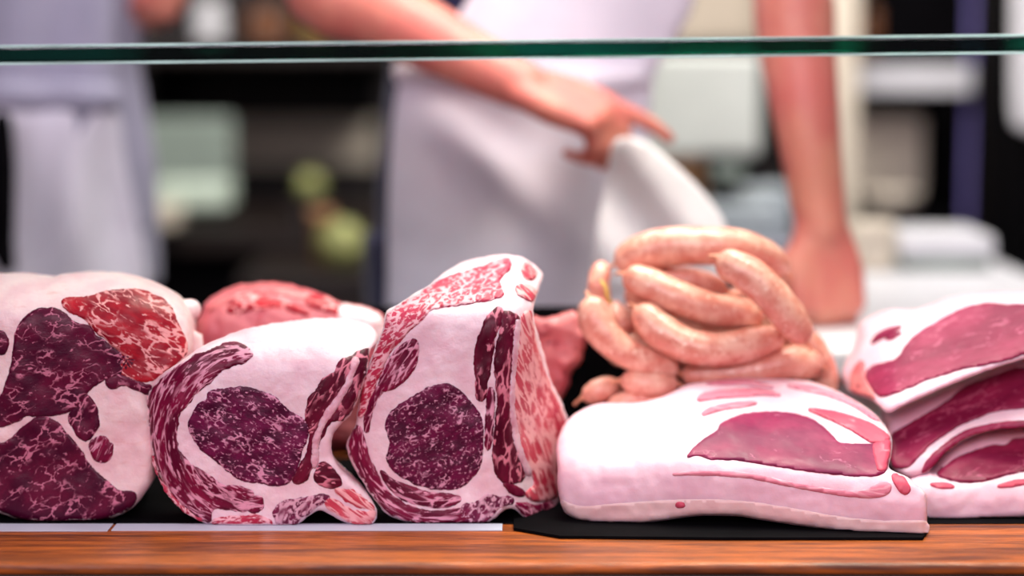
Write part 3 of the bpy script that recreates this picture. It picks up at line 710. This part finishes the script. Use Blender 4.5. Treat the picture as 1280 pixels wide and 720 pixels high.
def person(x, Y, right, left, label, hands, shirt='navy', hip_z=.94, sh_z=1.45, headx=0., ws=1.):
    """right/left: [shoulder, elbow, wrist] world points; body upright over x, Y facing -Y"""
    root = empty('person', (x, Y, 0)); tag(root, label, 'person')
    bm = bmesh.new()
    hip = Vector((x, Y, hip_z)); chest = Vector((x, Y-.02, sh_z-.12)); neck = Vector((x, Y, sh_z+.05))
    yd = Vector((0, 1, 0))
    add_tube(bm, [hip-Vector((0, 0, .08)), hip, Vector((x, Y-.01, hip_z+.18)), chest, Vector((x, Y, sh_z-.02)), Vector((x, Y, sh_z+.03))],
             [v*ws for v in (.165, .178, .158, .19, .175, .08)], 28, True, flat=.66, flatdir=yd)
    add_tube(bm, [neck-Vector((0, 0, .05)), neck, neck+Vector((headx*.3, -.015, .07))], [.062, .057, .058], 18, True)
    hc = neck+Vector((headx, -.03, .165))
    ell(bm, hc+Vector((0, .012, .02)), (.076, .095, .10)); ell(bm, hc+Vector((0, -.025, -.045)), (.056, .062, .07))
    add_tube(bm, [hc+Vector((0, -.085, .012)), hc+Vector((0, -.108, -.02))], [.009, .014], 10, True)
    add_tube(bm, [hc+Vector((-.02, -.082, -.055)), hc+Vector((0, -.090, -.054)), hc+Vector((.02, -.082, -.055))], [.006, .008, .006], 8, True)
    for s in (-1, 1):
        ell(bm, hc+Vector((s*.078, .01, -.01)), (.010, .02, .032))
        h = hip+Vector((s*.078, 0, -.07)); k = Vector((x+s*.10, Y-.01, .50)); a = Vector((x+s*.11, Y+.02, .09))
        add_tube(bm, catmull([h, h+(k-h)*.5, k, k+(a-k)*.35, a], 3), list(np.interp(np.linspace(0, 1, 13), [0, .25, .5, .65, 1], [.080, .074, .056, .055, .038])), 16, True)
        add_tube(bm, [a+Vector((0, .03, -.045)), a+Vector((s*.01, -.06, -.05)), a+Vector((s*.015, -.14, -.06))], [.036, .036, .026], 12, True)
    arms = []
    for (S_, E, W_), h in zip((right, left), hands):
        up = catmull([S_, (S_+E)/2, E, E+(W_-E)*.3, E+(W_-E)*.7, W_], 4)
        rr = list(np.interp(np.linspace(0, 1, len(up)), [0, .2, .38, .5, .62, .8, 1], [.056, .052, .044, .049, .045, .036, .029]))
        add_tube(bm, up, rr, 18, True)
        add_tube(bm, [Vector((x, Y, sh_z-.03)), S_], [.07, .06], 16, True)
        hand(bm, W_, *h[0], **h[1])
        arms.append((S_, E))
    o = from_bm('body', bm, M['skin'], root); remesh(o, .0055)
    # hair cap
    bm = bmesh.new(); ell(bm, hc+Vector((0, .024, .035)), (.084, .098, .100), seg=32)
    for v in list(bm.verts):
        q = v.co-hc
        if q.y < -.055+max(0, (q.z-.05))*-.6 and q.z < .085: v.co += Vector((0, .035, .0))
        if q.z < -.03: v.co.z = hc.z-.03
    from_bm('hair', bm, M['hair'], root)
    for s in (-1, 1):
        bm = bmesh.new(); ell(bm, hc+Vector((s*.031, -.070, .010)), (.0125, .012, .010), seg=14); from_bm('eye', bm, M['eyew'], root)
    # shirt
    bm = bmesh.new()
    add_tube(bm, [Vector((x, Y, hip_z-.12)), Vector((x, Y, hip_z+.05)), Vector((x, Y-.01, hip_z+.18)), chest, Vector((x, Y, sh_z-.01)), Vector((x, Y, sh_z+.045))],
             [v*ws for v in (.192, .19, .172, .202, .188, .078)], 28, False, flat=.68, flatdir=yd)
    for (S_, E) in arms:
        add_tube(bm, [Vector((x, Y, sh_z-.03)), S_, S_+(E-S_)*.35, S_+(E-S_)*.62], [.08, .069, .066, .066], 18, False)
    o = from_bm('shirt', bm, M[shirt], root); remesh(o, .008, 4)
    bm = bmesh.new()
    add_tube(bm, [Vector((x, Y, hip_z-.10)), Vector((x, Y, hip_z)), Vector((x, Y, hip_z+.05))], [v*ws for v in (.18, .188, .182)], 28, False, flat=.70, flatdir=yd)
    for s in (-1, 1):
        add_tube(bm, [Vector((x+s*.085, Y, hip_z-.03)), Vector((x+s*.10, Y-.01, .50)), Vector((x+s*.11, Y+.02, .09))], [.105, .078, .068], 18, False)
    o = from_bm('trousers', bm, M['navy'], root); remesh(o, .008, 4)
    for s in (-1, 1):
        bm = bmesh.new(); a = Vector((x+s*.11, Y+.02, .045))
        add_tube(bm, [a+Vector((0, .035, 0)), a+Vector((s*.01, -.06, -.003)), a+Vector((s*.015, -.15, -.010))], [.044, .045, .034], 16, True)
        from_bm('shoe', bm, M['shoe'], root)
    return root

BY = .78
eR, wR = P(395, -28, .62), P(655, 108, .50)
eL, wL = P(984, -30, .64), P(1027, 290, .54)
ope = [(.12, .15, .12), (.7, 1.1, .7), (1.0, 1.3, .8), (1.1, 1.3, .8)]
fist = [(1.25, 1.5, .9)]*4
bt = person(P(640, 0, BY).x, BY, [P(505, -290, .80), eR, wR], [P(862, -290, .80), eL, wL],
  'person in a white apron over navy clothes, one fist resting, other hand holding white cloth',
  [((Vector((.93, -.16, -.34)), Vector((-.25, .45, -.85))), dict(thumb_side=1, curls=ope, sc=1.08, thumbcurl=.3, spread=.03)),
   ((Vector((.06, -.30, -1)), Vector((-.20, .9, -.25))), dict(thumb_side=-1, curls=[(1.0, 1.5, .9)]*4, sc=1.06, thumbcurl=.45, spread=.05))], ws=.90)
def Ya(x, y):
    return .615 + ((x-655)/190)**2*.075 + mx(120-y)*.00008 - .012*math.sin(x*.035+y*.012)*min(1, mx(y-60)/200) - .022*math.exp(-((x-560-(y-150)*1.0)/38)**2)*min(1, mx(y-110)/80)*min(1, mx(330-y)/120)*0.8
ap = sheet('apron', [(608,-240),(740,-250),(860,-240),(880,-80),(868,0),(848,45),(818,95),(812,180),(808,320),(806,500),(800,760),(640,770),(500,760),(482,500),(483,380),(485,250),(490,160),(500,100),(530,50),(575,15),(600,-60)], Ya, .004, M['apron'], bt)
ap['label'] = 'white cotton apron'
bm = bmesh.new()
# apron waist tie
tp = [P(x, 96+8*math.sin(x*.02), Ya(x, 96)-.006) for x in range(500, 815, 15)]
add_tube(bm, tp, [.009]*len(tp), 8, True, flat=1.6)
from_bm('waist_tie', bm, M['apron'], ap)
# white cloth held in the hand
def Yt(x, y): return .47 + .006*math.sin((x-y*.7)*.055) - .012*math.exp(-((x-800-(y-180)*.75)/60)**2)
ctw = sheet('white_cloth', [(768,178),(785,172),(808,178),(835,198),(862,222),(888,250),(906,280),(915,320),(900,350),(800,360),(745,360),(745,300),(755,240),(762,200)], Yt, .012, M['towel'], None, grid=8, step=5)
tag(ctw, 'crumpled white cloth held by the pointing hand behind the sausages', 'cloth')

# second person, left
sx = P(20, 0, .95).x
p2 = person(sx-.02, 1.02, [P(-190, -200, 1.02), P(-215, -20, 1.0), P(-130, 170, .85)], [P(150, -230, 1.05), P(250, -190, 1.0), P(208, -52, .98)],
  'person in a greyish white coat and apron standing at the left edge',
  [((Vector((.3, -.3, -1)), Vector((.6, .5, 0))), dict(thumb_side=-1, curls=[(.4, .4, .3)]*4)),
   ((Vector((-.25, -.2, -1)), Vector((-.5, .5, .0))), dict(thumb_side=1, curls=[(1.1, 1.3, .8)]*4, sc=.85))], shirt='coat')
def Yb(x, y): return .862 + ((x-5)/170)**2*.07 - .010*math.sin(x*.06+y*.01)
a1 = sheet('coat_front', [(-150,-260),(0,-270),(120,-250),(138,-100),(141,0),(144,80),(150,165),(150,300),(150,420),(-160,420),(-160,100)], Yb, .005, M['coat'], p2)
a2 = sheet('apron', [(-160,128),(-60,133),(30,137),(90,140),(96,170),(112,146),(118,138),(146,142),(156,200),(168,260),(184,340),(196,430),(215,640),(-200,650),(-180,400)], lambda x, y: Yb(x, y)-.012-.012*math.sin(x*.05-y*.012)*min(1, mx(y-140)/150), .004, M['apron'], p2)
bm = bmesh.new(); tp = [P(x, 118+.03*x, Yb(x, 110)-.010) for x in range(-140, 150, 14)]
add_tube(bm, tp, [.013]*len(tp), 8, True, flat=1.5); from_bm('waist_tie', bm, M['coat'], a2)
bm = bmesh.new(); add_tube(bm, catmull([P(2, 150, .81), P(3, 220, .805), P(2, 300, .80), P(8, 330, .79)], 5), [.012, .014, .015, .016, .017, .017, .017, .017, .017, .017, .016, .016, .015, .014, .013, .012], 12, True)
tag(from_bm('knife_scabbard', bm, M['black']), 'narrow black knife scabbard hanging in front of the left apron', 'scabbard')

# ================================================================ BACKGROUND
def cyl(name, px, py0, py1, rpx, Y, m, parent=None, prof=None, zb=None):
    a = P(px, py1, Y); b = P(px, py0, Y)
    if zb is not None: a.z = zb
    k = (1.8+Y)/F; r = rpx*k; n = 28
    prof = prof or [(0, .92), (.06, 1), (.8, 1), (.9, .8), (1, .8)]
    bm = bmesh.new(); rings = []
    for t, f in prof:
        rings.append([bm.verts.new((a.x+math.cos(2*math.pi*i/n)*r*f, Y+math.sin(2*math.pi*i/n)*r*f, a.z+(b.z-a.z)*t)) for i in range(n)])
    for i in range(len(rings)-1):
        for j in range(n): bm.faces.new((rings[i][j], rings[i][(j+1) % n], rings[i+1][(j+1) % n], rings[i+1][j]))
    bm.faces.new(rings[0][::-1]); bm.faces.new(rings[-1])
    return from_bm(name, bm, m, parent)

# room
RX0, RX1, RB, RZ = -2.2, 2.2, 2.9, 2.6
for nm, b, m in (('floor', (RX0, RX1, -3.4, RB, -.05, 0), 'floor'), ('ceiling', (RX0, RX1, -3.4, RB, RZ, RZ+.05), 'ceil'),
                 ('wall_back', (RX0, RX1, RB, RB+.06, 0, RZ), 'wall'), ('wall_left', (RX0-.06, RX0, -3.4, RB, 0, RZ), 'wall'), ('wall_right', (RX1, RX1+.06, -3.4, RB, 0, RZ), 'wall')):
    tag(box(nm, b, M[m], None, 0), kind='structure')

# white work table (right), the fist rests on it
ft = P(1035, 402, .55); wz = ft.z
wt = empty('work_table', (.45, .75, 0)); tag(wt, 'white topped work table at the right, under the resting fist', 'table')
x0 = P(1020, 400, .5).x; x1 = P(1252, 320, 1.25).x
box('table_top', (.335, x1, .34, 1.30, wz-.035, wz-.002), M['white'], wt, .006)
box('front_apron', (.345, x1-.02, .36, .375, wz-.26, wz-.036), M['white'], wt, .003)
for (xx, yy) in ((.36, .40), (x1-.06, .40), (.36, 1.24), (x1-.06, 1.24)):
    box('leg', (xx-.018, xx+.018, yy-.018, yy+.018, 0, wz-.036), M['steel'], wt, .003)
# white tray on the table
wb = empty('plastic_tub', (P(1185, 305, 1.15).x, 1.2, wz)); tag(wb, 'low white plastic tub with a grey base at the back of the white table', 'tub')
b0 = P(1126, 304, 1.10); b1 = P(1246, 276, 1.10)
box('tub', (b0.x, b1.x, 1.10, 1.28, wz+.018, wz+.018+(b1.z-b0.z)), M['white'], wb, .008, 3)
box('tub_base', (b0.x+.006, b1.x-.006, 1.105, 1.275, wz-.001, wz+.019), M['grey'], wb, .003)

# right rack
rk = empty('shelf_rack', (P(1140, 100, 2.0).x, 2.05, 0)); tag(rk, 'dark shelf rack with a lavender blue front post at the right rear', 'rack')
pbox('post', 1198, 1227, -320, 640, 1.95, .03, M['bluesteel'], rk)
pbox('shelf_board', 1075, 1216, 83, 115, 1.93, .02, M['white'], rk)
a = P(1050, 115, 1.97); c = P(1216, 83, 1.97)
box('shelf_panel', (a.x, c.x, 1.96, 2.4, a.z, a.z+.02), M['blackwood'], rk)
pbox('post', 1046, 1056, -320, 640, 2.38, .03, M['black'], rk)
a = P(1050, 272, 1.97)
box('shelf_panel', (a.x, c.x, 1.96, 2.4, a.z-.02, a.z), M['black'], rk)
box('back_panel', (a.x, c.x+.10, 2.41, 2.43, .02, 2.0), M['black'], rk)
a2_ = P(1100, 270, 2.05)
def item(name, px0, px1, py0, py1, Y, d, m, lab, cat, bev=.008): 
    return tag(pbox(name, px0, px1, py0, py1, Y, d, m, None, bev), lab, cat)
item('storage_box', 1060, 1156, 146, 240, 2.10, .2, M['cream'], 'pale beige storage box on the lower shelf of the right rack', 'box')
cyl_ = cyl('bowl', 1112, 236, 268, 38, 2.0, M['cream'], None, [(0, .5), (.1, .6), (.6, .95), (1, 1)]); tag(cyl_, 'cream bowl in front of the beige storage box', 'bowl')
cyl_ = cyl('crock', 1092, 276, 318, 28, 1.12, M['cream'], None, [(0, .8), (.1, .95), (.8, 1), (1, .9)], wz); tag(cyl_, 'squat cream crock just right of the straight forearm', 'crock')
tag(box('cream_board', (P(1030,0,1.86).x, P(1076,0,1.86).x, 1.86, 1.89, 0, 1.35), M['cream'], None, .006), 'tall narrow cream board standing right of the straight arm', 'board')
item('brown_jar', 1083, 1100, 10, 72, 2.1, .05, M['brown'], 'narrow brown jar standing on the right rack shelf', 'jar')
# rear counter along the back wall
rc = empty('back_counter', (0, 2.3, 0)); tag(rc, 'dark back counter along the rear wall', 'counter')
zc = P(640, 285, 2.0).z
box('worktop', (RX0+.1, P(1040, 0, 2.0).x, 1.95, 2.6, zc-.04, zc), M['blackwood'], rc)
box('cabinet', (RX0+.12, P(1035, 0, 2.0).x, 1.98, 2.6, 0, zc-.041), M['black'], rc)
# white board & things right of the apron
wbx = item('cutting_board', 806, 952, 66, 196, 1.55, .03, M['whitegreen'], 'large white cutting board standing upright between the apron and the straight arm', 'board', .01)
st2 = tag(box('side_bench', (P(800, 290, 1.5).x, P(1010, 290, 1.5).x, 1.45, 1.9, 0, P(900, 300, 1.5).z), M['steel'], None, .01), 'steel bench behind the sausages, between the two arms', 'bench')
zb = P(900, 300, 1.5).z
def onbench(name, px0, px1, pytop, Y, d, m, lab, cat):
    a = P(px0, pytop, Y); c = P(px1, pytop, Y)
    return tag(box(name, (a.x, c.x, Y, Y+d, zb, a.z), M[m], None, .006), lab, cat)
onbench('cardboard_box', 826, 882, 193, 1.62, .12, 'tan', 'tan cardboard box below the white cutting board', 'box')
sc_ = empty('weighing_scale', (P(912, 230, 1.5).x, 1.5, zb)); tag(sc_, 'black weighing scale on a pale base below the white cutting board', 'scale')
sh_ = pbox('scale_head', 884, 948, 196, 232, 1.50, .05, M['black'], sc_)
pbox('display_window', 892, 930, 204, 224, 1.498, .004, M['grey'], sh_, .001)
a = P(900, 232, 1.52)
box('scale_neck', (P(900, 0, 1.52).x, P(925, 0, 1.52).x, 1.515, 1.54, zb+.03, a.z+.002), M['black'], sc_)
box('scale_base', (P(888, 0, 1.5).x, P(975, 0, 1.5).x, 1.47, 1.60, zb, zb+.06), M['greyb'], sc_, .008)
onbench('plastic_container', 930, 992, 236, 1.66, .12, 'greyb', 'pale grey blue plastic container beside the black scale', 'container')
bsh = empty('wall_shelf', (0, 2.5, 0)); 
tag(bsh, 'long brown wall shelf high on the rear wall at the left, behind the glass edge', 'shelf')
zs = P(640, 56, 2.5).z
box('shelf_board', (P(130, 0, 2.4).x, P(480, 0, 2.4).x, 2.40, 2.9, zs-.03, zs), M['blackwood'], bsh)
for xx in (170, 440): box('bracket', (P(xx, 0, 2.4).x, P(xx, 0, 2.4).x+.02, 2.5, 2.9, zs-.14, zs-.03), M['black'], bsh)
bsh2 = tag(box('wall_panel', (P(930, 0, 2.6).x, P(1000, 0, 2.6).x+.2, 2.62, 2.64, P(0, 60, 2.6).z, 2.1), M['beige'], None, .004), 'beige panel on the rear wall behind the straight arm', 'panel')
tag(pbox('wall_panel', 830, 945, -60, 55, 2.6, .02, M['beige'], None), 'pale tan panel on the rear wall between the apron and straight arm', 'panel')
def onshelf(name, px, r, pyt, m, lab, cat):
    a = P(px, pyt, 2.47); k = (4.27)/F; rr = r*k; n = 24; bm = bmesh.new(); rings = []
    for t, f in [(0, .9), (.08, 1), (.7, 1), (.85, .7), (.88, .78), (1, .78)]:
        rings.append([bm.verts.new((a.x+math.cos(2*math.pi*i/n)*rr*f, 2.5+math.sin(2*math.pi*i/n)*rr*f, zs+(a.z-zs)*t)) for i in range(n)])
    for i in range(5):
        for j in range(n): bm.faces.new((rings[i][j], rings[i][(j+1) % n], rings[i+1][(j+1) % n], rings[i+1][j]))
    bm.faces.new(rings[0][::-1]); bm.faces.new(rings[-1])
    tag(from_bm(name, bm, m), lab, cat, 'jars and crocks on the wall shelf')
onshelf('glass_jar', 158, 12, 12, M['cream'], 'small cream jar, leftmost on the rear wall shelf', 'jar')
onshelf('milk_bottle', 258, 19, -2, M['white'], 'white bottle on the rear wall shelf, right of the hanging hand', 'bottle')
onshelf('brown_crock', 330, 27, 8, M['brown'], 'wide brown crock on the rear wall shelf, right of the white bottle', 'crock')
onshelf('amber_jar', 392, 22, -12, plain('amber', lin((150, 118, 60)), .4), 'amber jar, rightmost on the rear wall shelf beside the bent forearm', 'jar')
# rear left: splash panel, trays, bowls
item('steel_splash_panel', 160, 290, 146, 240, 2.30, .02, M['grey'], 'grey green metal panel on the left of the back counter', 'panel')
item('pale_splash_panel', 291, 470, 150, 208, 2.88, .02, M['cream'], 'long pale beige panel right of the grey green panel', 'panel')
item('mint_tray', 192, 284, 228, 262, 1.98, .12, M['mint'], 'pale mint tray on the back counter below the grey green panel', 'tray')
item('cream_tray', 165, 222, 256, 286, 1.9, .06, M['cream'], 'small cream tray in front of the pale mint one', 'tray')
def cabbage(px, py, rpx, Y, lab, z0=None):
    root = empty('cabbage', P(px, py+rpx, Y)); tag(root, lab, 'cabbage')
    k = (1.8+Y)/F; r = rpx*k; c = P(px, py, Y)
    bm = bmesh.new(); bmesh.ops.create_icosphere(bm, subdivisions=4, radius=r*.9, matrix=Matrix.Translation(c))
    for v in bm.verts:
        q = (v.co-c); v.co = c+q*(1+.06*noise.noise(q*30))
    from_bm('head', bm, M['leaf'], root)
    for i in range(6):
        bm = bmesh.new(); bmesh.ops.create_uvsphere(bm, u_segments=24, v_segments=12, radius=r)
        bmesh.ops.delete(bm, geom=[v for v in bm.verts if v.co.x < r*.15], context='VERTS')
        rot = Matrix.Rotation(i*1.05, 4, 'Z') @ Matrix.Rotation(.25*math.sin(i*2), 4, 'Y')
        for v in bm.verts:
            v.co *= (.96+.04*(i % 3))*(1+.05*math.sin(v.co.z/r*9+i))
            v.co.x *= 1.05
        bmesh.ops.transform(bm, matrix=Matrix.Translation(c) @ rot, verts=bm.verts[:])
        bmesh.ops.solidify(bm, geom=bm.faces[:], thickness=.002)
        from_bm('leaf', bm, M['leaf'], root)
cb = tag(box('crate', (P(300, 0, 1.6).x, P(474, 0, 1.6).x, 1.5, 1.85, 0, P(0, 336, 1.6).z), M['blackwood'], None, .006), 'dark wooden crate stand behind the pink roast', 'crate')
cabbage(428, 306, 30, 1.62, 'larger pale green cabbage beside the navy trouser leg')
kb = P(388, 249, 2.05)
tag(box('wooden_block', (kb.x-.035, kb.x+.035, 2.02, 2.09, zc, kb.z+.002), M['blackwood'], None, .003), 'dark wooden block under the small cabbage on the back counter', 'block')
cabbage(388, 232, 17, 2.05, 'small yellow green cabbage on the back counter, left of the navy leg')
tag(cyl('clay_pot', 402, 262, 285, 14, 1.70, M['tan'], None, [(0, .7), (.8, 1), (.82, 1.1), (1, 1.1)], P(0, 336, 1.6).z), 'small tan clay pot behind the larger cabbage', 'pot')
# white cloth at the right edge
hg = sheet('hanging_towel', [(1268,-90),(1330,-90),(1332,150),(1300,166),(1276,160),(1266,140),(1266,20)], lambda x, y: 1.45+.01*math.sin(x*.2), .012, M['towel'], None, 8, 6)
tag(hg, 'white towel hanging at the extreme right edge', 'towel')
rl = empty('towel_rail', (P(1300, -92, 1.45).x, 1.45, 0)); tag(rl, 'dark upright stand carrying the hanging towel at the right edge', 'stand')
xx = P(1300, 0, 1.47).x; zz = P(1300, -92, 1.45).z+.003
box('upright', (xx-.012, xx+.012, 1.48, 1.50, 0, zz+.02), M['black'], rl); box('arm', (xx-.03, xx+.03, 1.43, 1.50, zz, zz+.012), M['black'], rl)
# dark fridge behind
tag(box('dark_cabinet', (P(1242, 0, 1.9).x, 1.6, 1.65, 1.9, 0, 1.9), M['black'], None, .01), 'tall black cabinet at the far right rear', 'cabinet')

# ================================================================ LIGHTS
def area(name, loc, size, sy, energy, col, target):
    l = bpy.data.lights.new(name, 'AREA'); l.shape = 'RECTANGLE'; l.size = size; l.size_y = sy; l.energy = energy; l.color = col
    o = bpy.data.objects.new(name, l); C.objects.link(o); o.location = loc
    d = Vector(target)-Vector(loc); o.rotation_euler = d.to_track_quat('-Z', 'Y').to_euler()
    return o
dl = area('display_lamp', (.28, .20, ZT+1.0), 1.2, .20, 7.2, (1, .87, .75), (.16, .02, ZT)); dl.data.spread = math.radians(85)
area('front_fill_light', (-.3, -2.35, 1.95), 2.6, 1.0, 50, (1.0, .87, .98), (0, .3, .8))  # unseen soft fill added behind the camera to brighten the front faces
area('apron_fill_light', (.1, -.45, 2.5), 1.2, .3, 13, (1, .94, .97), (.05, .6, .7))  # unseen fill aimed at the apron to brighten it, no fixture there
area('rear_fill_light', (.3, 1.15, 2.5), 2.4, .4, 62, (1, .95, .90), (.3, 2.3, 1.1))  # added overhead fill so upright faces at the rear catch light
w = bpy.data.worlds.new('World'); bpy.context.scene.world = w; w.use_nodes = True
w.node_tree.nodes['Background'].inputs[0].default_value = (.62, .60, .72, 1)
w.node_tree.nodes['Background'].inputs[1].default_value = .14

# ================================================================ CAMERA
cam = bpy.data.cameras.new('Camera'); co = bpy.data.objects.new('Camera', cam); C.objects.link(co)
cam.sensor_width = 36; cam.lens = 36*F/1280; co.location = (0, CAMY, CAMH); co.rotation_euler = (math.pi/2-TH, 0, 0)
cam.clip_start = .05
cam.dof.use_dof = True; cam.dof.focus_distance = 1.80; cam.dof.aperture_fstop = cam.lens/57.
bpy.context.scene.camera = co
vs = bpy.context.scene.view_settings
bpy.context.scene.display_settings.display_device = 'sRGB'
vs.view_transform = 'Standard'; vs.look = 'None'; vs.gamma = 1; vs.use_curve_mapping = False; vs.exposure = .12
